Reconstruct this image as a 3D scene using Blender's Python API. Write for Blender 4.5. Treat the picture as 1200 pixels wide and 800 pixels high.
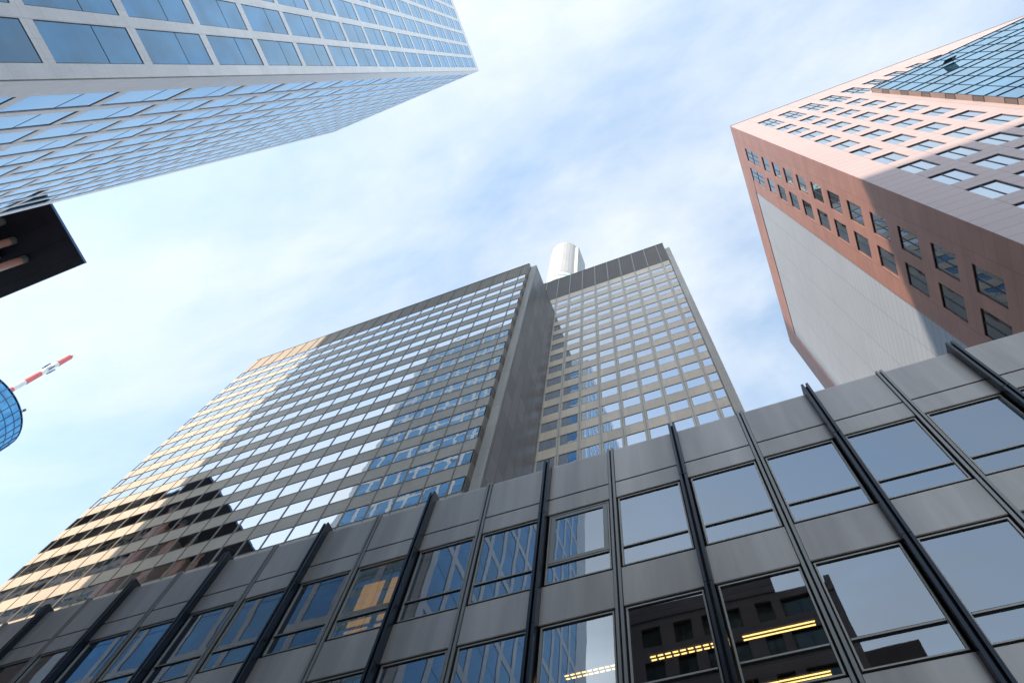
import bpy, math, random
from mathutils import Vector, Matrix
random.seed(7)
S = bpy.context.scene
for o in list(bpy.data.objects): bpy.data.objects.remove(o)
COL = S.collection
EYE = 1.6                       # everything below is measured from the camera's height; lifted at the end

# ------------------------------------------------------------------ camera
FPX = 842.6
AX = ((0.92732948, -0.30744249, -0.21339904), (0.36140447, 0.88374875, 0.29727926), (0.09719486, -0.35279919, 0.93063736))
cd = bpy.data.cameras.new('camera'); cam = bpy.data.objects.new('camera', cd); COL.objects.link(cam)
cd.sensor_width = 36; cd.lens = 36 * FPX / 1200; cd.clip_start = .1; cd.clip_end = 5000
rot = Matrix([[a[0], -a[1], -a[2]] for a in AX])
cam.matrix_world = Matrix.Translation((0, 0, EYE)) @ rot.to_4x4()
S.camera = cam
def proj(x, y, z):
    u = [x * AX[0][i] + y * AX[1][i] + z * AX[2][i] for i in range(3)]
    if u[2] <= 0.01: return None
    return 600 + FPX * u[0] / u[2], 400 + FPX * u[1] / u[2]

# ------------------------------------------------------------------ light
sd = Vector((-.448, -1, .62)).normalized()
EL = math.asin(sd.z); AZ = math.atan2(sd.x, sd.y)
W = bpy.data.worlds.new('World'); S.world = W; W.use_nodes = True
nt = W.node_tree; N = nt.nodes; Lk = nt.links
for n in list(N): N.remove(n)
out = N.new('ShaderNodeOutputWorld'); bg = N.new('ShaderNodeBackground'); bg.inputs[1].default_value = .15
sky = N.new('ShaderNodeTexSky'); sky.sky_type = 'NISHITA'; sky.sun_disc = False
sky.sun_elevation = EL; sky.sun_rotation = AZ; sky.air_density = 1.0; sky.dust_density = 1.0; sky.ozone_density = 1.6
tc = N.new('ShaderNodeTexCoord'); mp = N.new('ShaderNodeMapping'); mp.inputs['Rotation'].default_value = (.25, .3, .9); mp.inputs['Scale'].default_value = (1.0, 1.9, 1.0)
n1 = N.new('ShaderNodeTexNoise'); n1.inputs['Scale'].default_value = 1.7; n1.inputs['Detail'].default_value = 7; n1.inputs['Roughness'].default_value = .55; n1.inputs['Distortion'].default_value = .5
mp.inputs['Location'].default_value = (1.35, .1, .2)
n2 = N.new('ShaderNodeTexNoise'); n2.inputs['Scale'].default_value = 9; n2.inputs['Detail'].default_value = 8; n2.inputs['Roughness'].default_value = .6
mx = N.new('ShaderNodeMath'); mx.operation = 'MULTIPLY_ADD'; mx.inputs[1].default_value = .22
rp = N.new('ShaderNodeValToRGB')
rp.color_ramp.elements[0].position = .42; rp.color_ramp.elements[0].color = (.13,) * 3 + (1,)
rp.color_ramp.elements[1].position = .80; rp.color_ramp.elements[1].color = (.9,) * 3 + (1,)
mix = N.new('ShaderNodeMixRGB'); mix.inputs[2].default_value = (5.4, 5.6, 5.75, 1)
Lk.new(tc.outputs['Generated'], mp.inputs[0]); Lk.new(mp.outputs[0], n1.inputs[0]); Lk.new(mp.outputs[0], n2.inputs[0])
Lk.new(n2.outputs[0], mx.inputs[0]); Lk.new(n1.outputs[0], mx.inputs[2]); Lk.new(mx.outputs[0], rp.inputs[0])
boost = N.new('ShaderNodeMixRGB'); boost.blend_type = 'MULTIPLY'; boost.inputs[0].default_value = 1; boost.inputs[2].default_value = (2.60, 2.68, 2.36, 1)
Lk.new(sky.outputs[0], boost.inputs[1])
Lk.new(boost.outputs[0], mix.inputs[1]); Lk.new(rp.outputs[0], mix.inputs[0]); Lk.new(mix.outputs[0], bg.inputs[0]); Lk.new(bg.outputs[0], out.inputs[0])
sl = bpy.data.lights.new('sun', 'SUN'); sl.energy = 5.0; sl.angle = math.radians(.53); sl.color = (1, .80, .58)
so = bpy.data.objects.new('sun', sl); COL.objects.link(so)
so.rotation_euler = sd.to_track_quat('Z', 'Y').to_euler(); so.location = (-60, -120, 200)
S.view_settings.view_transform = 'Standard'; S.view_settings.look = 'None'; S.view_settings.exposure = 0.42; S.view_settings.gamma = 1
S.render.engine = 'CYCLES'; S.cycles.max_bounces = 8; S.cycles.glossy_bounces = 5; S.cycles.transparent_max_bounces = 8

# ------------------------------------------------------------------ materials
def newmat(name):
    m = bpy.data.materials.new(name); m.use_nodes = True
    for n in list(m.node_tree.nodes): m.node_tree.nodes.remove(n)
    return m, m.node_tree.nodes, m.node_tree.links
def coord(N, L, scale=1, rnd=False):
    g = N.new('ShaderNodeNewGeometry')
    mp = N.new('ShaderNodeMapping'); mp.inputs['Scale'].default_value = (scale,) * 3 if not isinstance(scale, tuple) else scale
    L.new(g.outputs['Position'], mp.inputs[0])
    return mp.outputs[0]
def solid(name, col, rough=.6, metal=0, spec=.5, var=.12, vscale=.5, streak=0, joints=None, bump=0):
    """weathered surface; joints=(axis, width, height, gap, dark, spread) adds a panel grid with per-panel tone"""
    m, N, L = newmat(name)
    o = N.new('ShaderNodeOutputMaterial'); p = N.new('ShaderNodeBsdfPrincipled')
    p.inputs['Roughness'].default_value = rough; p.inputs['Metallic'].default_value = metal; p.inputs['Specular IOR Level'].default_value = spec
    c = coord(N, L, vscale if not streak else (vscale * 3, vscale * 3, vscale * .25))
    n = N.new('ShaderNodeTexNoise'); n.inputs['Scale'].default_value = 1; n.inputs['Detail'].default_value = 6; L.new(c, n.inputs[0])
    r = N.new('ShaderNodeMapRange'); r.inputs[1].default_value = .3; r.inputs[2].default_value = .7; r.inputs[3].default_value = 1 - var; r.inputs[4].default_value = 1 + var
    L.new(n.outputs[0], r.inputs[0])
    mul = N.new('ShaderNodeMixRGB'); mul.blend_type = 'MULTIPLY'; mul.inputs[0].default_value = 1; mul.inputs[1].default_value = (*col, 1)
    L.new(r.outputs[0], mul.inputs[2]); last = mul.outputs[0]
    c2 = coord(N, L, 1 if not streak else (1.6, 1.6, .12)); n2 = N.new('ShaderNodeTexNoise'); n2.inputs['Scale'].default_value = 6; n2.inputs['Detail'].default_value = 8; L.new(c2, n2.inputs[0])
    r2 = N.new('ShaderNodeMapRange'); r2.inputs[1].default_value = .25; r2.inputs[2].default_value = .75; r2.inputs[3].default_value = (.95 if streak else .95); r2.inputs[4].default_value = (1.04 if streak else 1.05); L.new(n2.outputs[0], r2.inputs[0])
    m2 = N.new('ShaderNodeMixRGB'); m2.blend_type = 'MULTIPLY'; m2.inputs[0].default_value = 1; L.new(last, m2.inputs[1]); L.new(r2.outputs[0], m2.inputs[2]); last = m2.outputs[0]
    if joints:
        ax, w, h, gap, dark, spread = joints[:6]; off = joints[6] if len(joints) > 6 else 0
        g = N.new('ShaderNodeNewGeometry'); sp = N.new('ShaderNodeSeparateXYZ'); cb = N.new('ShaderNodeCombineXYZ')
        L.new(g.outputs['Position'], sp.inputs[0]); L.new(sp.outputs['X' if ax == 'x' else 'Y'], cb.inputs[0]); L.new(sp.outputs['Z'], cb.inputs[1])
        b = N.new('ShaderNodeTexBrick'); b.offset = off; b.squash = 1; b.inputs['Scale'].default_value = 1
        b.inputs['Color1'].default_value = (1 - spread,) * 3 + (1,); b.inputs['Color2'].default_value = (1 + spread,) * 3 + (1,); b.inputs['Mortar'].default_value = (dark,) * 3 + (1,)
        b.inputs['Mortar Size'].default_value = gap; b.inputs['Mortar Smooth'].default_value = .1; b.inputs['Brick Width'].default_value = w; b.inputs['Row Height'].default_value = h
        L.new(cb.outputs[0], b.inputs[0])
        m3 = N.new('ShaderNodeMixRGB'); m3.blend_type = 'MULTIPLY'; m3.inputs[0].default_value = 1; L.new(last, m3.inputs[1]); L.new(b.outputs[0], m3.inputs[2]); last = m3.outputs[0]
    L.new(last, p.inputs['Base Color'])
    rr = N.new('ShaderNodeMapRange'); rr.inputs[3].default_value = max(.02, rough - .08); rr.inputs[4].default_value = min(1, rough + .08); L.new(n2.outputs[0], rr.inputs[0]); L.new(rr.outputs[0], p.inputs['Roughness'])
    if bump:
        bm = N.new('ShaderNodeBump'); bm.inputs['Strength'].default_value = 1; bm.inputs['Distance'].default_value = bump; L.new(n.outputs[0], bm.inputs['Height']); L.new(bm.outputs[0], p.inputs['Normal'])
    L.new(p.outputs[0], o.inputs[0]); return m
def glass(name, tint, r0, r90, inside, wave=.004, wscale=.7, clear=False, power=4, tint90=None):
    """coated facade glass: mirror share rising with angle over a dark (or see-through) pane, slightly wavy sheets"""
    m, N, L = newmat(name)
    o = N.new('ShaderNodeOutputMaterial'); gl = N.new('ShaderNodeBsdfGlossy'); gl.inputs['Roughness'].default_value = .012; gl.inputs['Color'].default_value = (*tint, 1)
    lw = N.new('ShaderNodeLayerWeight'); lw.inputs[0].default_value = .5
    pw = N.new('ShaderNodeMath'); pw.operation = 'POWER'; pw.inputs[1].default_value = power; L.new(lw.outputs['Facing'], pw.inputs[0])
    mr = N.new('ShaderNodeMapRange'); mr.inputs[3].default_value = r0; mr.inputs[4].default_value = r90; L.new(pw.outputs[0], mr.inputs[0])
    if tint90:
        tm = N.new('ShaderNodeMixRGB'); tm.inputs[1].default_value = (*tint, 1); tm.inputs[2].default_value = (*tint90, 1); L.new(pw.outputs[0], tm.inputs[0]); L.new(tm.outputs[0], gl.inputs['Color'])
    oi = N.new('ShaderNodeObjectInfo'); add = N.new('ShaderNodeVectorMath'); add.operation = 'MULTIPLY_ADD'; add.inputs[1].default_value = (37, 37, 37)
    g = N.new('ShaderNodeNewGeometry'); L.new(oi.outputs['Random'], add.inputs[0]); L.new(g.outputs['Position'], add.inputs[2])
    n = N.new('ShaderNodeTexNoise'); n.inputs['Scale'].default_value = wscale; n.inputs['Detail'].default_value = 1.5; L.new(add.outputs[0], n.inputs[0])
    bm = N.new('ShaderNodeBump'); bm.inputs['Strength'].default_value = 1; bm.inputs['Distance'].default_value = wave; L.new(n.outputs[0], bm.inputs['Height']); L.new(bm.outputs[0], gl.inputs['Normal'])
    if clear:
        d = N.new('ShaderNodeBsdfTransparent'); d.inputs[0].default_value = (*inside, 1)
    else:
        d = N.new('ShaderNodeBsdfDiffuse')
        n3 = N.new('ShaderNodeTexNoise'); n3.inputs['Scale'].default_value = .35; L.new(add.outputs[0], n3.inputs[0])
        cr = N.new('ShaderNodeMapRange'); cr.inputs[1].default_value = .35; cr.inputs[2].default_value = .7; cr.inputs[3].default_value = .3; cr.inputs[4].default_value = 2.6; L.new(n3.outputs[0], cr.inputs[0])
        mc = N.new('ShaderNodeMixRGB'); mc.blend_type = 'MULTIPLY'; mc.inputs[0].default_value = 1; mc.inputs[1].default_value = (*inside, 1); L.new(cr.outputs[0], mc.inputs[2]); L.new(mc.outputs[0], d.inputs[0])
    mx = N.new('ShaderNodeMixShader'); L.new(mr.outputs[0], mx.inputs[0]); L.new(d.outputs[0], mx.inputs[1]); L.new(gl.outputs[0], mx.inputs[2]); L.new(mx.outputs[0], o.inputs[0])
    return m
def emit(name, col, s):
    m, N, L = newmat(name); o = N.new('ShaderNodeOutputMaterial'); e = N.new('ShaderNodeEmission'); e.inputs[0].default_value = (*col, 1); e.inputs[1].default_value = s; L.new(e.outputs[0], o.inputs[0]); return m

M = dict(
    panel=solid('podium_metal_panel', (.36, .325, .31), .40, .38, .5, .22, .45, streak=1),
    rail=solid('dark_anodised_rail', (.010, .016, .028), .30, .6, .5, .1, .5),
    strip=solid('grey_aluminium_strip', (.21, .205, .20), .38, .4, .5, .08, .5),
    gap=solid('black_gasket', (.008, .009, .011), .7, 0, .3, .1, .5),
    frame=solid('tan_window_frame', (.30, .28, .25), .4, .5, .5, .08, .8),
    pglass=glass('podium_glass', (.78, .88, 1.0), .26, .80, (.45, .47, .46), .0034, .5, clear=True, power=5),
    room=solid('room_ceiling', (.10, .09, .08), .8), roomwall=solid('room_wall', (.05, .045, .04), .8),
    lamp=emit('warm_tube', (1, .64, .20), 4.0),
    beige=solid('beige_spandrel', (.39, .345, .295), .45, 0, .5, .08, .3, joints=('x', 1.92, 3.446, .012, .75, .04)),
    beige2=solid('beige_spandrel_b', (.58, .49, .40), .45, 0, .5, .12, .25, joints=('x', 1.94, 3.376, .012, .75, .07)),
    pier2=solid('grey_beige_pier', (.47, .43, .38), .5, 0, .5, .08, .3),
    bronze=solid('bronze_mullion', (.16, .14, .125), .4, .3, .5, .08, .5),
    tglassb=glass('tower_mirror_glass_b', (.80, .86, .95), .50, .88, (.03, .035, .04), .0035, .8, power=3),
    tglass=glass('tower_mirror_glass', (.93, .97, 1.0), .62, .92, (.03, .035, .04), .0030, .8, power=3),
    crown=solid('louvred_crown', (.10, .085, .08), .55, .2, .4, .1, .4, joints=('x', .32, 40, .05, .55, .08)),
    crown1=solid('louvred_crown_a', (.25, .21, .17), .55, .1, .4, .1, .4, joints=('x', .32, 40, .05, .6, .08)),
    stone=solid('grey_fin_stone', (.36, .345, .33), .5, 0, .5, .12, .5, streak=1, joints=('x', 40, 3.446, .02, .55, .05)),  # lightened for the bright sky that the fin fronts face
    stone_shade=solid('grey_stone_shaded_side', (.105, .103, .108), .40, 0, .6, .10, .3, joints=('y', 1.16, 3.446, .045, .45, .30, .0)),  # stone darkened for the shade on the side wall
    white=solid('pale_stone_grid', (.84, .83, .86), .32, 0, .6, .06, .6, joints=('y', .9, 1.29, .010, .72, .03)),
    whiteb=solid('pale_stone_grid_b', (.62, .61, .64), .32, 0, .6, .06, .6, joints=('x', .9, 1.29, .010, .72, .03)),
    gold=emit('gold_glow_blind', (1, .52, .13), .42), cheeka=solid('bay_cheek_light', (.27, .21, .205), .5), cheekb=solid('bay_cheek_dark', (.13, .105, .10), .5),  # gold glows by itself, standing in for warm light in one window
    bframe=solid('blue_black_frame', (.012, .022, .040), .35, .4, .5, .05, .5),
    bglass=glass('blue_tower_glass', (.36, .62, .90), .12, .97, (.015, .085, .18), .0032, .5, power=2, tint90=(.64, .83, .99)),
    pink=solid('pink_granite_front', (.42, .345, .375), .50, 0, .35, .03, .5, joints=('x', 2.07, .9925, .034, .72, .015)),
    pinks=solid('red_granite_side', (.42, .215, .18), .45, 0, .4, .10, .5, joints=('y', 4.2, .9925, .022, .70, .05)),
    greyw=solid('pale_grey_sheet', (.43, .50, .62), .5, 0, .4, .03, .3, joints=('y', 3.4, .80, .036, .72, .025)),
    kglassf=glass('office_glass_front', (.80, .90, 1.0), .55, .95, (.02, .03, .04), .0030, .8, power=3),
    kglass=glass('office_glass', (.66, .74, .82), .16, .95, (.02, .025, .03), .0030, .8, power=3.5),
    kglassb=glass('bay_glass', (.60, .82, 1.0), .50, .95, (.02, .06, .10), .0020, .5, power=4),
    black=solid('black_steel', (.016, .023, .044), .30, .3, .5, .25, .2, joints=('y', 3.2, 40, .05, .4, .15)),
    pinkcol=solid('pink_column', (.33, .17, .15), .4), greycap=solid('grey_cap', (.16, .19, .22), .4, .5),
    brown=solid('dark_brown_wall', (.20, .155, .145), .6, 0, .3, .1, .3, joints=('x', 2.4, 3.4, .01, .7, .05)),
    brownred=solid('red_brown_wall', (.10, .065, .058), .6, 0, .3, .1, .3, joints=('x', 2.4, 3.4, .01, .7, .08)),
    dglass=glass('dark_office_glass', (.5, .6, .6), .12, .6, (.02, .032, .03), .003, .8, power=4),
    mglass=glass('cyan_tower_glass', (.22, .55, .90), .55, .95, (.03, .14, .26), .002, .3, power=4),
    ring=solid('blue_grey_ring', (.05, .12, .24), .4, .3), wshell=solid('white_shell', (.36, .38, .43), .45, 0, .4, .03, .2, joints=('x', .9, 3.6, .09, .78, .04)),
    ant_w=solid('white_paint', (.80, .80, .80), .5), ant_r=solid('red_paint', (.74, .16, .17), .5),
    asphalt=solid('asphalt', (.05, .05, .052), .9, 0, .3, .15, .8), paving=solid('paving', (.20, .19, .18), .8, 0, .3, .1, .6, joints=('x', .6, .6, .01, .7, .06)),
    kerb=solid('kerb_stone', (.28, .28, .27), .8), paint=solid('road_paint', (.75, .75, .72), .7), earth=solid('city_ground', (.12, .12, .115), .9),
    pale=solid('pale_grey_glazing', (.52, .52, .50), .4), paleblue=solid('pale_teal_band', (.45, .62, .66), .3),
    roof=solid('roof_gravel', (.22, .21, .20), .9), concrete=solid('concrete', (.30, .30, .29), .7),
)

# ------------------------------------------------------------------ mesh helpers
class MB:
    def __init__(s): s.v = []; s.f = []; s.m = []; s.mats = []
    def mi(s, m):
        if m not in s.mats: s.mats.append(m)
        return s.mats.index(m)
    def box(s, x0, x1, y0, y1, z0, z1, m):
        if x0 > x1: x0, x1 = x1, x0
        if y0 > y1: y0, y1 = y1, y0
        b = len(s.v); i = s.mi(m)
        s.v += [(x, y, z) for z in (z0, z1) for y in (y0, y1) for x in (x0, x1)]
        for q in ((0, 2, 3, 1), (4, 5, 7, 6), (0, 1, 5, 4), (2, 6, 7, 3), (0, 4, 6, 2), (1, 3, 7, 5)):
            s.f.append(tuple(b + k for k in q)); s.m.append(i)
    def quad(s, pts, m):
        b = len(s.v); s.v += [tuple(p) for p in pts]; s.f.append(tuple(range(b, b + len(pts)))); s.m.append(s.mi(m))
    def prism(s, poly, z0, z1, m, mtop=None):
        b = len(s.v); n = len(poly); i = s.mi(m); j = s.mi(mtop or m)
        s.v += [(x, y, z0) for x, y in poly] + [(x, y, z1) for x, y in poly]
        for k in range(n): s.f.append((b + k, b + (k + 1) % n, b + n + (k + 1) % n, b + n + k)); s.m.append(i)
        s.f.append(tuple(b + n + k for k in range(n))); s.m.append(j)
        s.f.append(tuple(b + n - 1 - k for k in range(n))); s.m.append(j)
    def bar(s, a, b_, w, d, m):
        """square bar from a to b"""
        a = Vector(a); c = Vector(b_); t = (c - a).normalized(); u = t.cross(Vector((0, 1, 0)));
        if u.length < .01: u = t.cross(Vector((1, 0, 0)))
        u.normalize(); v = t.cross(u).normalized(); k = len(s.v); i = s.mi(m)
        for p in (a, c):
            for su, sv in ((-1, -1), (1, -1), (1, 1), (-1, 1)): s.v.append(tuple(p + u * su * w / 2 + v * sv * d / 2))
        for q in ((0, 1, 2, 3), (7, 6, 5, 4), (0, 4, 5, 1), (1, 5, 6, 2), (2, 6, 7, 3), (3, 7, 4, 0)): s.f.append(tuple(k + e for e in q)); s.m.append(i)
    def cyl(s, x, y, z0, z1, r, m, n=16, r1=None):
        r1 = r if r1 is None else r1; b = len(s.v); i = s.mi(m)
        for z, rr in ((z0, r), (z1, r1)): s.v += [(x + rr * math.cos(2 * math.pi * k / n), y + rr * math.sin(2 * math.pi * k / n), z) for k in range(n)]
        for k in range(n): s.f.append((b + k, b + (k + 1) % n, b + n + (k + 1) % n, b + n + k)); s.m.append(i)
        s.f.append(tuple(b + n + k for k in range(n))); s.m.append(i); s.f.append(tuple(b + n - 1 - k for k in range(n))); s.m.append(i)
    def mesh(s, name, org=(0, 0, 0)):
        me = bpy.data.meshes.new(name); me.from_pydata([(v[0] - org[0], v[1] - org[1], v[2] - org[2]) for v in s.v], [], s.f)
        for m in s.mats: me.materials.append(m)
        me.polygons.foreach_set('material_index', s.m); me.update(); return me
    def build(s, name, parent=None):
        r_ = parent
        while r_ is not None and 'org' not in r_: r_ = r_.parent
        org = tuple(r_['org']) if r_ is not None else (0, 0, 0)
        o = bpy.data.objects.new(name, s.mesh(name, org)); COL.objects.link(o); o.parent = parent; return o
def thing(name, label, cat, loc, group=None):
    o = bpy.data.objects.new(name, None); COL.objects.link(o); o.location = loc; o['label'] = label; o['category'] = cat; o['org'] = list(loc); o.empty_display_size = .5
    if group: o['group'] = group
    return o
def structure(name, mb): o = mb.build(name); o['kind'] = 'structure'; return o
ROT = {'-y': 0, '-x': -math.pi / 2, '+x': math.pi / 2, '+y': math.pi}

def win_meshes(key, w, h, st):
    """local: pane in the xz plane, outward = -y"""
    if key in CACHE: return CACHE[key]
    f = MB(); p = MB(); a, b, c, d = -w / 2, w / 2, -h / 2, h / 2; t = st.get('t', .05); y0, y1 = -st.get('proud', .0), .06; fm = st['fm']
    f.box(a, a + t, y0, y1, c, d, fm); f.box(b - t, b, y0, y1, c, d, fm); f.box(a + t, b - t, y0, y1, d - t, d, fm); f.box(a + t, b - t, y0, y1, c, c + t, fm)
    for (u, ww) in st.get('vb', []): f.box(a + u * w - ww / 2, a + u * w + ww / 2, y0 - .01, y1, c + t, d - t, fm)
    for (u, ww) in st.get('hb', []): f.box(a + t, b - t, y0 - .012, y1, c + u * h - ww / 2, c + u * h + ww / 2, fm)
    p.quad([(a + t, .02, c + t), (b - t, .02, c + t), (b - t, .02, d - t), (a + t, .02, d - t)], st['gm'])
    CACHE[key] = (f, p, f.mesh('window'), p.mesh('pane')); return CACHE[key]
CACHE = {}
def facade_windows(parent, specs, limit=96, cond=None, rest=True):
    """specs: (side, fixed, u_centre, z_centre, w, h, style). The largest in the picture become parts, the rest one part."""
    org = Vector(parent['org']); sc = []
    for s in specs:
        side, c, u, z, w, h, st = s
        P = (lambda uu, zz: (uu, c, zz)) if side in ('-y', '+y') else (lambda uu, zz: (c, uu, zz))
        pts = [proj(*P(u + i * w / 2, z + j * h / 2)) for i, j in ((-1, -1), (1, -1), (1, 1), (-1, 1))]
        A = 0
        if all(pts):
            mxp = sum(p[0] for p in pts) / 4; myp = sum(p[1] for p in pts) / 4
            if -20 < mxp < 1220 and -20 < myp < 820 and (cond is None or cond(*P(u, z))):
                A = abs(sum(pts[k][0] * pts[(k + 1) % 4][1] - pts[(k + 1) % 4][0] * pts[k][1] for k in range(4))) / 2
        sc.append((A, s, P(u, z)))
    sc.sort(key=lambda t: -t[0]); mb = MB()
    for k, (A, s, pos) in enumerate(sc):
        side, c, u, z, w, h, st = s; f, p, fm_, pm_ = win_meshes((round(w, 3), round(h, 3), st['n']), w, h, st)
        R = Matrix.Rotation(ROT[side], 4, 'Z')
        tz = random.gauss(0, st.get('tilt', .0012)); tx = random.gauss(0, st.get('tilt', .0012))
        if A > 0 and k < limit:
            o = bpy.data.objects.new('window', fm_); COL.objects.link(o); o.parent = parent; o.location = Vector(pos) - org; o.rotation_euler = (0, 0, ROT[side])
            q = bpy.data.objects.new('pane', pm_); COL.objects.link(q); q.parent = o; q.rotation_euler = (tx, 0, tz)
        else:
            T = Matrix.Translation(pos) @ R; T2 = T @ Matrix.Rotation(tz, 4, 'Z') @ Matrix.Rotation(tx, 4, 'X')
            for src, tm in ((f, T), (p, T2)):
                b = len(mb.v); mb.v += [tuple(tm @ Vector(v)) for v in src.v]
                for ff, mm in zip(src.f, src.m): mb.f.append(tuple(b + e for e in ff)); mb.m.append(mb.mi(src.mats[mm]))
    if mb.f and rest:
        o = mb.build('window_grid', parent); o['kind'] = 'stuff'; return o
over_podium = lambda x, y, z: (y <= 0.5) or z / y > 1.88

# ------------------------------------------------------------------ the setting
G = -EYE
g = MB(); g.quad([(-3000, -3000, G - .16), (3000, -3000, G - .16), (3000, 3000, G - .16), (-3000, 3000, G - .16)], M['earth']); structure('ground', g)
g = MB(); g.quad([(-300, -5.6, G - .14), (300, -5.6, G - .14), (300, 6.0, G - .14), (-300, 6.0, G - .14)], M['asphalt']); structure('road', g)
g = MB(); g.box(-300, 300, 6.15, 10.0, G - .15, G, M['paving']); g.box(-300, 300, 6.0, 6.15, G - .15, G + .004, M['kerb']); structure('pavement', g)
g = MB(); g.box(-300, 300, -8.0, -5.75, G - .15, G, M['paving']); g.box(-300, 300, -5.75, -5.6, G - .15, G + .004, M['kerb']); structure('far_pavement', g)
g = MB()
for k in range(-40, 41): g.quad([(k * 6, .13, G - .135), (k * 6 + 3, .13, G - .135), (k * 6 + 3, .27, G - .135), (k * 6, .27, G - .135)], M['paint'])
structure('lane_marking', g)

# ------------------------------------------------------------------ podium block in front
D = 10.0; MOD = 1.8825; X0 = -.895          # dark rail at X0 + 2k*MOD
pb = thing('office_block', 'low grey metal office block with dark vertical rails across the bottom', 'building', (-8, D, G))
XL = X0 - 20 * MOD; XR = X0 + 6.6 * MOD
ST = 4.02; TOP = 18.64
wall = MB()
wall.box(XL, XR, D + 5.5, D + 9.3, G, TOP - .9, M['concrete'])
wall.box(XL, XR, D + .35, D + 9.3, TOP - .9, TOP - .55, M['roof'])
for z in (16.12, 12.10, 8.08, 4.06, .04): wall.box(XL, XR, D + .16, D + 5.5, z, z + .34, M['room'])
wall.box(XL, XL + .3, D + .16, D + 5.5, G, TOP - .9, M['concrete']); wall.box(XR - .3, XR, D + .05, D + 9.3, G, TOP - .3, M['concrete'])
for k in range(-20, 7, 4): wall.box(X0 + k * MOD - .2, X0 + k * MOD + .2, D + 2.0, D + 2.4, G, TOP - 1, M['roomwall'])
wall.box(XL + .3, XR - .3, D + 5.4, D + 5.5, G, 16.1, M['roomwall'])
wall.build('wall', pb)
clad = MB()
def panel(x0, x1, z0, z1, roundtop=False):
    # slightly cushioned sheet-metal cassette
    e = .035; y = D
    if roundtop:
        prof = [(y, z0)] + [(y, z1 - .16)] + [(y + .16 * (1 - math.cos(a)), z1 - .16 + .16 * math.sin(a)) for a in (.4, .8, 1.2, 1.57)] + [(y + .55, z1), (y + .55, z0)]
    else:
        prof = [(y + .014, z0), (y, z0 + .02), (y, z1 - .02), (y + .014, z1), (y + .15, z1), (y + .15, z0)]
    b = len(clad.v); n = len(prof); i = clad.mi(M['panel'])
    for x in (x0, x1): clad.v += [(x, p[0], p[1]) for p in prof]
    for k in range(n): clad.f.append((b + k, b + (k + 1) % n, b + n + (k + 1) % n, b + n + k)[::-1]); clad.m.append(i)
    clad.f.append(tuple(b + k for k in range(n))); clad.m.append(i); clad.f.append(tuple(b + n + n - 1 - k for k in range(n))); clad.m.append(i)
bays = list(range(-20, 6))
for k in bays:
    xa = X0 + k * MOD + .10; xb = X0 + (k + 1) * MOD - .10
    panel(xa, xb, 16.815, TOP, True); panel(xa, xb, 16.06, 16.775)
    for r in range(1, 5): panel(xa, xb, 16.04 - ST * r + .02, 16.04 - ST * r + 1.25)
panel(X0 + 6 * MOD + .1, XR, G, TOP, True)
clad.build('cladding', pb)
core = MB()                                   # black joint backing behind the cassettes
core.box(XL, XR, D + .155, D + .33, 16.0, TOP - .25, M['gap'])
for r in range(1, 5): core.box(XL, XR, D + .155, D + .33, 16.04 - ST * r, 16.04 - ST * r + 1.27, M['gap'])
core.build('joint_backing', pb)
for k in range(-20, 7):
    x = X0 + k * MOD
    mb = MB()
    if k % 2 == 0:                            # projecting double rail
        for (z0, z1) in [(15.99, TOP + .14)] + [(15.97 - ST * (r + 1), 15.97 - ST * r - .0) for r in range(0, 4)]:
            mb.box(x - .095, x - .03, D - .20, D + .12, z0, z1 - .015, M['rail']); mb.box(x + .03, x + .095, D - .20, D + .12, z0, z1 - .015, M['rail'])
            mb.box(x - .035, x + .035, D - .10, D + .12, z0, z1 - .03, M['gap'])
        mb.box(x - .09, x + .09, D - .20, D + .1, 15.97, 15.99, M['gap'])
        mb.build('mullion', pb)
    else:                                     # flush pair of aluminium strips with a groove
        mb.box(x - .085, x - .022, D - .035, D + .12, G + .3, TOP - .02, M['strip']); mb.box(x + .022, x + .085, D - .035, D + .12, G + .3, TOP - .02, M['strip'])
        mb.box(x - .022, x + .022, D + .03, D + .12, G + .3, TOP - .04, M['gap'])
        mb.box(x - .098, x - .085, D - .0, D + .12, G + .3, TOP - .06, M['gap']); mb.box(x + .085, x + .098, D - .0, D + .12, G + .3, TOP - .06, M['gap'])
        mb.build('cover_strip', pb)
WF = M['frame']; GP = M['gap']
hidden = MB()
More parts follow.
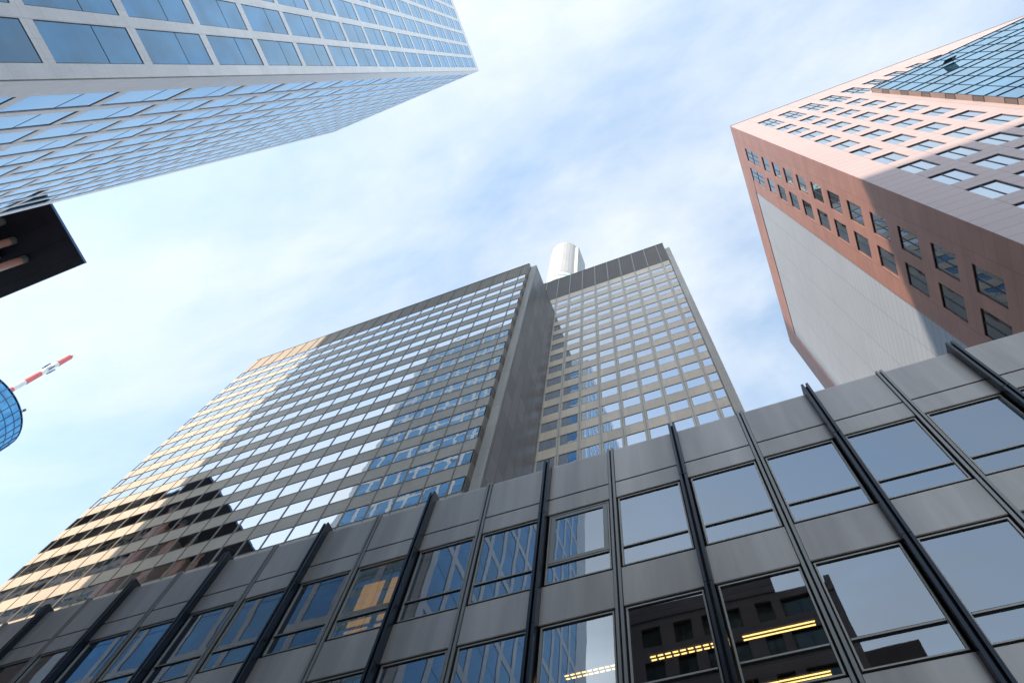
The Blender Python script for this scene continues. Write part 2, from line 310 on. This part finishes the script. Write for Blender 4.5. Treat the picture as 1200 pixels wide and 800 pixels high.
for k in bays:
    xa = X0 + k * MOD + (.12 if k % 2 == 0 else .10); xb = X0 + (k + 1) * MOD - (.12 if k % 2 else .10)
    for r in range(0, 4):
        top = 16.04 - ST * r; bot = top - 2.735; tr = bot + .70
        x0, x1 = xa, xb
        f = MB()
        # outer gasket then tan frame
        for (e, ya, yb, m) in ((0, D + .045, D + .13, GP), (.028, D + .02, D + .13, WF), (.062, D + .075, D + .13, GP)):
            w = (.028, .034, .014)[(0, .028, .062).index(e)]
            f.box(x0 + e, x0 + e + w, ya, yb, bot + e, top - e, m); f.box(x1 - e - w, x1 - e, ya, yb, bot + e, top - e, m)
            f.box(x0 + e + w, x1 - e - w, ya, yb, top - e - w, top - e, m); f.box(x0 + e + w, x1 - e - w, ya, yb, bot + e, bot + e + w, m)
        f.box(x0 + .076, x1 - .076, D + .02, D + .12, tr - .02, tr + .02, WF); f.box(x0 + .076, x1 - .076, D + .05, D + .12, tr + .02, tr + .06, GP); f.box(x0 + .076, x1 - .076, D + .05, D + .12, tr - .06, tr - .02, GP)
        e = .0
        if (k, r) == (-2 + 0, 0) or (k, r) == (-2, 0):      # one opening casement with a heavier sash
            for (a, b_, c, d_) in ((x0 + .076, x0 + .19, tr + .06, top - .076), (x1 - .19, x1 - .076, tr + .06, top - .076)): f.box(a, b_, D + .03, D + .12, c, d_, M['strip'])
            f.box(x0 + .19, x1 - .19, D + .03, D + .12, top - .19, top - .076, M['strip']); f.box(x0 + .19, x1 - .19, D + .03, D + .12, tr + .06, tr + .17, M['strip'])
        vis = proj((x0 + x1) / 2, D, (top + bot) / 2); inview = vis and -150 < vis[0] < 1350 and -100 < vis[1] < 980
        if inview:
            o = f.build('window', pb)
            for (c, d_) in ((bot + .05, tr), (tr, top - .05)):
                p = MB(); cx = (x0 + x1) / 2; cz = (c + d_) / 2; w2 = (x1 - x0) / 2 - .06; h2 = (d_ - c) / 2
                p.quad([(-w2, 0, -h2), (w2, 0, -h2), (w2, 0, h2), (-w2, 0, h2)], M['pglass'])
                q = bpy.data.objects.new('pane', p.mesh('pane')); COL.objects.link(q); q.parent = o
                q.location = Vector((cx, D + .055, cz)) - Vector(pb['org']); q.rotation_euler = (random.gauss(0, .0008), 0, random.gauss(0, .0012))
        else:
            b = len(hidden.v); hidden.v += f.v; hidden.f += [tuple(b + e_ for e_ in ff) for ff in f.f]; hidden.m += [hidden.mi(f.mats[mm]) for mm in f.m]
            hidden.quad([(x0 + .06, D + .1, bot + .05), (x1 - .06, D + .1, bot + .05), (x1 - .06, D + .1, top - .05), (x0 + .06, D + .1, top - .05)], M['pglass'])
o = hidden.build('window_grid', pb); o['kind'] = 'stuff'
for i, (xa, xb, y, dash) in enumerate([(-2.57, -1.12, 11.46, 1), (-.62, .83, 11.46, 0), (-4.48, -3.31, 11.46, 1), (-.60, .84, 12.80, 0)]):
    t = thing('ceiling_light', ['warm double tube ceiling light seen through the lower window right of the middle rail', 'warm double tube ceiling light behind the wide dark lower window, upper of the two there',
        'dashed pale ceiling light behind the lower window where the mirrored lattice tower ends', 'warm double tube ceiling light at the bottom edge, below another light in the same window'][i], 'light', ((xa + xb) / 2, y, 11.98), 'ceiling lights behind the office block glass')
    mb = MB(); mb.box(xa - .03, xb + .03, y - .10, y + .10, 12.035, 12.095, M['room']); mb.build('housing', t)
    for yy in (y - .045, y + .045):
        mb = MB()
        if dash:
            n = 9
            for j in range(n): mb.box(xa + (xb - xa) * j / n, xa + (xb - xa) * (j + .72) / n, yy - .011, yy + .011, 12.01, 12.03, M['lamp'])
        else: mb.box(xa, xb, yy - .011, yy + .011, 12.01, 12.03, M['lamp'])
        mb.build('tube', t)

xc = X0 - 4.5 * MOD  # added blinds, glowing without a lamp, to give an amber patch in this bay
for i, (bx_, lab) in enumerate([(xc - .42, 'left made-up golden glowing blind behind a window of the low grey block'), (xc + .45, 'right made-up golden glowing blind behind a window of the low grey block')]):
    t = thing('glow_blind', lab, 'blind', (bx_, D + .42, 16.0), 'made-up glowing blinds in one office window')
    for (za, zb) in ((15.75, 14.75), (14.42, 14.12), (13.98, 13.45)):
        m_ = MB(); m_.box(bx_ - .33, bx_ + .33, D + .40, D + .42, zb, za, M['gold']); m_.build('glow_fabric', t)
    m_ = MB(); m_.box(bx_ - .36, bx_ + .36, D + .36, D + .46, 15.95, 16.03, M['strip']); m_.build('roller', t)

# ------------------------------------------------------------------ central tower, left wing
t1 = thing('office_tower', 'broad beige and mirror glass tower with its left part sunlit', 'building', (-36, 24, G))
XA, XB, Y1 = -57.3, -15.0, 20.0; P1 = 3.446; T0 = 87.32
w = MB(); w.box(XA + .3, -17.1, 20.75, 38, G, 91.9, M['stone']); w.box(-17.1, -14.19, 20.60, 27.45, G, 92.45, M['stone_shade']); w.box(-15.2, -14.18, 20.55, 20.598, G, 92.5, M['stone']); w.build('wall', t1)  # lighter fin front and darker side wall: light and shade put into the stone
sp = MB()
zt = [T0 - P1 * k for k in range(0, 22)]
for k, z in enumerate(zt):
    zb = z - 1.76; nz = zt[k + 1] if k + 1 < len(zt) else zb - 1.9
    sp.box(XA, XB, Y1, Y1 + .55, nz, zb, M['beige'])
sp.box(XA, XB, Y1, Y1 + .55, G, zt[-1] - 1.9 - .01, M['beige'])
sp.build('spandrel_band', t1)
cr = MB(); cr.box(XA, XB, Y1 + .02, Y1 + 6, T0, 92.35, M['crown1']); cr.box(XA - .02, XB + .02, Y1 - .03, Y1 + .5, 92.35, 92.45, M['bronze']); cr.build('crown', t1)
ml = MB(); MD = .0962 * 20; mx0 = -16.06; xs = [mx0 - MD * k for k in range(0, 22)]
for x in xs: ml.box(x - .038, x + .038, Y1 - .035, Y1 + .12, 20, 92.2, M['bronze'])
ml.build('mullion_grid', t1)
en = MB(); en.box(XB, XB + .06, Y1 + .03, Y1 + .56, 20, 92.3, M['bronze'])
for z in zt: en.box(XB + .055, XB + .075, Y1 + .05, Y1 + .53, z - 1.5, z, M['crown'])
en.build('return_face', t1)
wst = dict(n='t1', t=.022, proud=.02, fm=M['bronze'], gm=M['tglass'], tilt=.0022)
edges = [XB - .02] + xs + [XA + .02]
sps = [('-y', Y1 - .012, (edges[i] + edges[i + 1]) / 2, z - .87, abs(edges[i] - edges[i + 1]) - .07, 1.78, wst) for i in range(len(edges) - 1) for z in zt]
facade_windows(t1, sps, 98, over_podium)

# ------------------------------------------------------------------ central tower, right wing
t2 = thing('office_tower', 'taller beige tower with dark louvred top and no sunlit part', 'building', (-7, 32, G))
Y2 = 27.5; s2 = 1.0261; P2 = 3.376; T2 = 96.45; XR2 = 2.35
w = MB(); w.box(-17.0, 3.16, Y2 + .5, 44, G, 106.8, M['stone']); w.build('wall', t2)
zt2 = [T2 - P2 * k for k in range(0, 19)]
sp = MB()
for k, z in enumerate(zt2):
    zb = z - 1.68; nz = zt2[k + 1] if k + 1 < len(zt2) else zb - 1.7
    sp.box(-17, XR2, Y2, Y2 + .45, nz, zb, M['beige2'])
sp.box(-17, XR2, Y2, Y2 + .45, T2, 98.8, M['beige2']); sp.box(-17, XR2, Y2, Y2 + .45, G, zt2[-1] - 3.4, M['beige2'])
sp.build('spandrel_band', t2)
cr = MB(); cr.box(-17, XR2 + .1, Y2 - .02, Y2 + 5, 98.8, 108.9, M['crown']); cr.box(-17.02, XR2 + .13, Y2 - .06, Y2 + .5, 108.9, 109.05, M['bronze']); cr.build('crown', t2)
MD2 = 1.9395; px = [1.37 - MD2 * k for k in range(0, 10)]
ml = MB()
for x in px:
    ml.box(x - .19, x + .17, Y2 - .02, Y2 + .3, 20, 98.8, M['pier2']); ml.box(x - .06, x + .06, Y2 - .10, Y2 + .1, 98.8, 108.95, M['strip'])
    ml.box(x - .03, x + .01, Y2 - .024, Y2 + .01, 20, 98.8, M['bronze'])
ml.build('pier_grid', t2)
tr = MB()
for z in zt2: tr.box(-17, XR2, Y2 - .03, Y2 + .06, z + .002, z + .045, M['bronze'])
tr.build('sill_line', t2)
fn = MB(); fn.box(2.50, 3.18, Y2 + .35, Y2 + 1.2, G, 106.8, M['stone']); fn.build('edge_pier', t2)
wst2 = dict(n='t2', t=.022, proud=.0, fm=M['bronze'], gm=M['tglassb'], tilt=.0022)
ed2 = [XR2 + .20] + px + [px[-1] - MD2]
sps = [('-y', Y2 - .012, (ed2[i] + ed2[i + 1]) / 2, z - .84, abs(ed2[i] - ed2[i + 1]) - .36, 1.68, wst2) for i in range(len(ed2) - 1) for z in zt2]
facade_windows(t2, sps, 98, lambda x, y, z: over_podium(x, y, z) and (z > 93 or x / y > -.49))

# ------------------------------------------------------------------ left tower (pale stone grid, blue glass)
AXX = -22.0; BY = -8.08; LX = -58.4; LBK = -42.5; LTOP = 166.2
lt = thing('glass_tower', 'tall tower of pale stone grid and blue glass filling the top left corner', 'building', (-40, -23, G))
w = MB(); w.box(LX + .3, AXX - .42, LBK + .3, BY - .42, G, LTOP - 1, M['roof']); w.build('wall', lt)
H0 = 32.45; PH = 7.72; WH = 6.90; rows = [H0 + PH * k for k in range(-4, 17)]
# face A (+x)
ga = MB(); ac = [-8.81 - 2.56 * k for k in range(0, 12)]    # window starts, width 1.95
for i, y in enumerate(ac + [ac[-1] - 2.56]):
    hi = y + .61 if i else BY - .05
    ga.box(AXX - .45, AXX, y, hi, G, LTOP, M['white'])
for y in ac:
    zz = [G] + rows
    for i, z in enumerate(rows):
        lo = rows[i - 1] + WH if i else G
        ga.box(AXX - .45, AXX - .015, y - 1.95, y, lo, z, M['white'])
    ga.box(AXX - .45, AXX - .015, y - 1.95, y, rows[-1] + WH, LTOP, M['white'])
ga.box(AXX - .45, AXX, LBK, ac[-1] - 2.56, G, LTOP, M['white'])
ga.build('stone_grid', lt)
gb = MB(); bc = [-24.0 - 2.79 * k for k in range(0, 12)]
BW = 2.2
for i, x in enumerate(bc + [bc[-1] - 2.79]):
    hi = x + .59 if i else AXX - .12
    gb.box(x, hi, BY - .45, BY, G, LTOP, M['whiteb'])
for x in bc:
    for i, z in enumerate(rows):
        lo = rows[i - 1] + WH if i else G
        gb.box(x - BW, x, BY - .45, BY - .015, lo, z, M['whiteb'])
    gb.box(x - BW, x, BY - .45, BY - .015, rows[-1] + WH, LTOP, M['whiteb'])
gb.box(LX, bc[-1] - 2.79, BY - .45, BY, G, LTOP, M['whiteb'])
gb.build('stone_grid', lt)
cn = MB(); cn.box(AXX - .45, AXX - .10, BY - .14, BY - .04, G, LTOP, M['bframe']); cn.build('corner_joint', lt)
lst = dict(n='la', t=.05, proud=-.02, fm=M['bframe'], gm=M['bglass'], hb=[(.58, .035)], tilt=.0012)
lsb = dict(lst); lsb['n'] = 'lb'
sps = [('+x', AXX - .03, y - .975, z + WH / 2, 1.95, WH, lst) for y in ac for z in rows]
A_ = facade_windows(lt, sps, 55)
sps = [('+y', BY - .03, x - BW / 2, z + WH / 2, BW, WH, lsb) for x in bc for z in rows]
B_ = facade_windows(lt, sps, 43)
if A_ and B_:                                 # one stuff part per face
    A_.name = 'window_grid'; B_.name = 'window_grid'

# ------------------------------------------------------------------ right tower (pink granite)
FX = 12.6; FY = 11.25; PT = 84.0
rt = thing('granite_tower', 'pink and red granite tower with square windows and blank pale side', 'building', (20, 20, G))
FYE = 38.05; FXE = 44.0
rowt = [43.4 + 3.97 * k for k in range(-10, 8)]             # window tops
fa = MB(); cols = [(1.285 + .184 * k) * FY for k in range(0, 4)]
colw = 1.36; REC = .05
# face 1 (-y): piers, spandrels
edges = [FX]
tallx = [(1.285 + .184 * k) * FY for k in range(0, 15)]
def band(x0, x1, z0, z1): fa.box(x0, x1, FY, FY + .45, z0, z1, M['pink'])
band(FX + .0, cols[0], G, 79.1)
for i, x in enumerate(tallx):
    nx = tallx[i + 1] if i + 1 < len(tallx) else FXE
    band(x + colw, nx, G, 79.1)
    zs = [(z - 2.52, z) for z in rowt] + [(73.0, 79.1)]
    if i >= 4: zs = [(73.0, 79.1)]
    lo = G
    for a, b in zs: band(x, x + colw, lo, a); lo = b
    band(x, x + colw, lo, 79.1) if lo < 79.1 else None
band(FX, FXE, 79.1, PT)
# face 2 (-x)
wy = [(1.047 * FX, 1.155 * FX), (1.2125 * FX, 1.322 * FX)]
def band2(y0, y1, z0, z1, m='pinks'): fa.box(FX + .004, FX + .45, y0, y1, z0, z1, M[m])
band2(FY + .45, wy[0][0], G, 78.75); band2(wy[0][1], wy[1][0], G, 78.75); band2(wy[1][1], 18.05, G, 79.0)
for (a, b) in wy:
    lo = G
    for (c, d) in [(z - 2.52, z) for z in rowt] + [(72.95, 78.75)]: band2(a, b, lo, c); lo = d
band2(FY + .45, 18.05, 78.75 + .0, PT - .01) ; band2(18.05, 35.2, 79.3, PT - .01); band2(35.2, FYE, G, PT - .01)
fx = MB(); fx.box(FX + .0, FX + .004, FY, FY + .002, G, PT, M['pinks'])
fa.build('granite_cladding', rt)
core = MB(); core.box(FX + .46, FXE, FY + .46, FYE, G, PT - 1.0, M['gap']); core.box(FX + .0, FXE + .05, FY - .03, FYE, PT, PT + .12, M['bronze']); core.build('wall', rt)
# outer skin of face 2 in front of the corner strip of face 1
sk = MB(); sk.box(FX - .004, FX, FY + .0, FY + .45, G, PT - .01, M['pinks']); sk.build('corner_skin', rt)
gp = MB(); gp.box(FX + .06, FX + .45, 18.05, 35.2, G, 79.3, M['greyw']); gp.build('blank_panel', rt)
ks = dict(n='k', t=.022, proud=.0, fm=M['bframe'], gm=M['kglass'], vb=[(.48, .045)], tilt=.002); kf = dict(ks, n='kf', gm=M['kglassf'])
kt = dict(n='kt', t=.025, proud=.0, fm=M['bframe'], gm=M['kglass'], vb=[(.35, .05), (.7, .05)], hb=[(.5, .05)], tilt=.002); kg = dict(kt, n='kg', gm=M['kglassf'])
sps = []
for (a, b) in wy:
    for z in rowt: sps.append(('-x', FX + REC, (a + b) / 2, z - 1.26, b - a, 2.52, ks))
    sps.append(('-x', FX + REC, (a + b) / 2, 75.85, b - a, 5.8, kt))
for i, x in enumerate(tallx):
    if i < 4:
        for z in rowt: sps.append(('-y', FY + REC, x + colw / 2, z - 1.26, colw, 2.52, kf))
    sps.append(('-y', FY + REC, x + colw / 2, 76.05, colw, 6.1, kg))
facade_windows(rt, sps, 98, over_podium)
# wedge-shaped glazed bay
bay = MB(); bx0 = 23.3; byf = 10.86; slope = .085; bz1 = 71.7; bx1 = 43.0
yf = lambda x: byf - slope * (x - bx0)
bay.prism([(bx0 + .1, FY + .02), (bx0 + .1, byf + .03), (bx1, yf(bx1) + .03), (bx1, FY + .02)], 16, bz1 - .05, M['gap'])
bo = bay.build('glazed_bay', rt)
gl = MB(); fr = MB(); nx = 15; dx = (bx1 - bx0) / nx; nz = 14; dz = 3.95
for i in range(nx):
    xa, xb = bx0 + i * dx, bx0 + (i + 1) * dx
    for j in range(nz):
        z1 = bz1 - dz * j; z0 = z1 - dz; k = random.gauss(0, .006); k2 = random.gauss(0, .006)
        for (a, b) in ((0, .36), (.36, 1)):
            za, zb = z1 - dz * b + .03, z1 - dz * a - .03
            gl.quad([(xa + .02, yf(xa), za), (xb - .02, yf(xb), za), (xb - .02, yf(xb) + k * .3, zb), (xa + .02, yf(xa) + k2 * .3, zb)], M['kglassb'])
for i in range(nx + 1):
    x = bx0 + i * dx; fr.box(x - .015, x + .015, yf(x) - .03, yf(x) + .04, 16.4, bz1, M['bframe'])
for j in range(nz + 1):
    for off, tk in ((0, .03), (.36 * dz, .012)):
        z = bz1 - dz * j - off
        if z < 17: continue
        fr.bar((bx0, yf(bx0) - .01, z), (bx1, yf(bx1) - .01, z), tk * 2, .07, M['bframe'])
gl.build('bay_glazing', bo); fr.build('bay_frame', bo)
ck = MB()
for j in range(nz):
    z1 = bz1 - dz * j
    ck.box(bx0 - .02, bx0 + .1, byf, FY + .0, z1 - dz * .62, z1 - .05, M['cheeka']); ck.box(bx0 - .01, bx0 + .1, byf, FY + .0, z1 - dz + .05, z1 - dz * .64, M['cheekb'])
    ck.box(bx0 - .03, bx0 + .1, byf - .01, FY + .0, z1 - .05, z1 + .05, M['bframe'])
ck.build('bay_cheek', bo)
ow = MB()                                     # the one open sash
ox, oz = 27.4, 66.3
ow.bar((ox, yf(ox) - .05, oz + .75), (ox, yf(ox) - .50, oz + .05), .06, .06, M['bframe']); ow.bar((ox + .85, yf(ox + .85) - .05, oz + .75), (ox + .85, yf(ox + .85) - .50, oz + .05), .06, .06, M['bframe'])
ow.bar((ox, yf(ox) - .50, oz + .05), (ox + .85, yf(ox + .85) - .50, oz + .05), .06, .06, M['bframe'])
ow.quad([(ox, yf(ox) - .05, oz + .75), (ox + .85, yf(ox + .85) - .05, oz + .75), (ox + .85, yf(ox + .85) - .48, oz + .07), (ox, yf(ox) - .48, oz + .07)], M['black'])
o = ow.build('open_sash', bo)

# ------------------------------------------------------------------ dark roofed tower at the left edge
dt = thing('dark_tower', 'dark tower with overhanging black flat roof on pink columns', 'building', (-112, -16, G))
w = MB(); w.box(-140, -101.5, -34, -7.5, G, 109.4, M['brown']); w.build('wall', dt)
r = MB(); r.prism([(-88.3, -1.7), (-150, -1.7), (-150, -40), (-88.3, -40)], 110, 110.45, M['black']); 
r.box(-88.3, -88.2, -40, -1.6, 110.0, 110.5, M['ring']); r.box(-150, -88.2, -1.7, -1.6, 110.0, 110.5, M['ring']); r.build('roof', dt)
for (cx, cy) in [(-97.9, -5.9), (-97.9, -9.3), (-97.9, -12.7), (-97.9, -16.1)]:
    c = MB(); c.cyl(cx, cy, G, 108.7, .60, M['pinkcol'], 18); o = c.build('column', dt)
    h = MB(); h.cyl(cx, cy, 108.7, 109.98, .62, M['greycap'], 18, .66); h.build('capital', o)
sps = []
for k in range(30):
    for i in range(12): sps.append(('-y', -9.56, 0, 0, 0, 0, None)) if False else None
    for i in range(16): sps.append(('+y', -7.5 + .03, -102.8 - 2.35 * i, 107 - 3.6 * k, 1.7, 1.9, dict(n='d', t=.05, proud=.03, fm=M['black'], gm=M['dglass'])))
facade_windows(dt, sps, 0)

# ------------------------------------------------------------------ round tower with mast
mt = thing('round_tower', 'round blue glass skyscraper with a red and white mast, cut by the left edge', 'building', (-225.2, 26.8, G))
b = MB(); b.cyl(-225.2, 26.8, G, 199, 15.6, M['mglass'], 72); b.build('glass_drum', mt)
b = MB()
for k in range(30): b.cyl(-225.2, 26.8, 199.6 - 3.7 * k, 199.9 - 3.7 * k, 15.68, M['ring'], 72)
for k in range(36):
    a = 2 * math.pi * k / 36; b.box(-225.2 + 15.65 * math.cos(a) - .12, -225.2 + 15.65 * math.cos(a) + .12, 26.8 + 15.65 * math.sin(a) - .12, 26.8 + 15.65 * math.sin(a) + .12, 60, 199.5, M['ring'])
b.build('floor_ring_grid', mt)
b = MB(); b.cyl(-225.2, 26.8, 199.9, 204, 7, M['greycap'], 32); b.build('roof_plant', mt)
an = MB(); an.cyl(-225.2, 26.8, 204, 247, 1.0, M['ant_w'], 20, .85); ao = an.build('mast', mt)
for (z0, z1) in ((206.5, 215.3), (221.5, 229.3), (239.0, 246.2)):
    c = MB(); c.cyl(-225.2, 26.8, z0, z1, 1.1, M['ant_r'], 20, 1.0); c.build('red_band', ao)
c = MB()
for a in range(6): c.box(-225.2 + 1.5 * math.cos(a) - .2, -225.2 + 1.5 * math.cos(a) + .2, 26.8 + 1.5 * math.sin(a) - .2, 26.8 + 1.5 * math.sin(a) + .2, 232.5, 235.5, M['ring'])
c.bar((-225.2, 26.8, 247), (-225.2, 26.8, 249), .2, .2, M['ant_w']); c.bar((-227, 26.8, 245.9), (-223.4, 26.8, 245.9), .15, .15, M['greycap']); c.build('aerial', ao)
c = MB(); c.cyl(-211.0, 33.0, 199.9, 201.2, .3, M['greycap'], 8); c.box(-211.5, -210.4, 32.6, 33.4, 200.7, 201.4, M['greycap']); c.build('cleaning_hoist', mt)

# ------------------------------------------------------------------ white round tower behind
wt = thing('round_tower', 'slim white rounded tower top rising behind the roof of the taller beige tower', 'building', (-28.6, 58.6, G))
b = MB(); n = 48; cx, cy, R = -28.6, 58.6, 5.5
b.cyl(cx, cy, G, 260, R, M['wshell'], n); b.build('shell', wt)
b = MB(); b.box(-25.0, -22.7, 55.8, 63.0, G, 257.5, M['wshell']); b.build('stair_shaft', wt)
b = MB()
for z in range(225, 250, 3): b.box(-24.5, -23.1, 55.74, 55.8, z, z + 1.6, M['pale']); b.box(-22.7, -22.64, 56.4, 61, z, z + 1.6, M['pale'])
o = b.build('window_grid', wt); o['kind'] = 'stuff'
b = MB()
for z in (208, 212, 216): b.cyl(cx, cy, z, z + 3.0, R + .06, M['paleblue'], n); b.cyl(cx, cy, z + 3.0, z + 3.4, R + .12, M['wshell'], n)
b.build('glass_band', wt)

# ------------------------------------------------------------------ buildings behind the camera, mirrored in the glass
db = thing('brown_block', 'dark brown office block mirrored in the lower right windows above the yellow lights', 'building', (0, -26, G))
KY = -21.0; q = 41.0
w = MB()
xsb = [(-.2374, -.2010), (-.1760, -.1415), (-.1205, -.0940), (-.0740, -.0480), (-.0190, .0118), (.0290, .0950)]
zr = [q * (1.1268 - .083 * k) for k in range(0, 13)]
def kb(x0, x1, z0, z1): w.box(q * x0, q * x1, KY - .5, KY, z0, z1, M['brown'])
kb(-.262, xsb[0][0], G, q * 1.145)
for i, (a, b) in enumerate(xsb):
    nx_ = xsb[i + 1][0] if i + 1 < len(xsb) else .1275
    kb(b, nx_, G, q * 1.145); lo = G
    for z in reversed(zr): kb(a, b, lo, z - 1.95); lo = z
    kb(a, b, lo, q * 1.145)
w.box(q * -.262, q * .1275, KY - 12, KY - .5, G, q * 1.14, M['brown'])
w.box(q * -.262, q * .0270, KY - 12, KY + .1, q * 1.145, q * 1.183, M['brown']); w.box(q * .117, q * .1275, KY - 12, KY + .1, q * 1.12, q * 1.16, M['brown'])
w.box(q * .1275, q * .212, KY - 10, KY, G, q * .975, M['brownred'])
w.build('wall', db)
sd_ = dict(n='db', t=.06, proud=0, fm=M['black'], gm=M['dglass'], vb=[(.5, .06)])
facade_windows(db, [('+y', KY - .22, q * (a + b) / 2, z - .975, q * (b - a), 1.95, dict(sd_, n='db%d' % i)) for i, (a, b) in enumerate(xsb) for z in zr], 0)

sh = thing('slab_tower', 'plain grey slab tower standing behind the brown office block, behind the camera', 'building', (-20, -78, G))
w = MB(); w.box(-37, -3, -81, -75, G, 97.1, M['concrete']); w.build('wall', sh)
facade_windows(sh, [('+y', -74.97, -35.5 + 2.6 * i, 94 - 3.5 * k, 1.8, 2.0, dict(n='sh', t=.06, proud=0.02, fm=M['black'], gm=M['dglass'])) for i in range(13) for k in range(26)], 0)

for o in list(bpy.data.objects):
    if 'org' in o.keys(): del o['org']
    if o.parent is None and o.type in ('MESH', 'EMPTY'): o.location.z += EYE
bpy.context.view_layer.update()
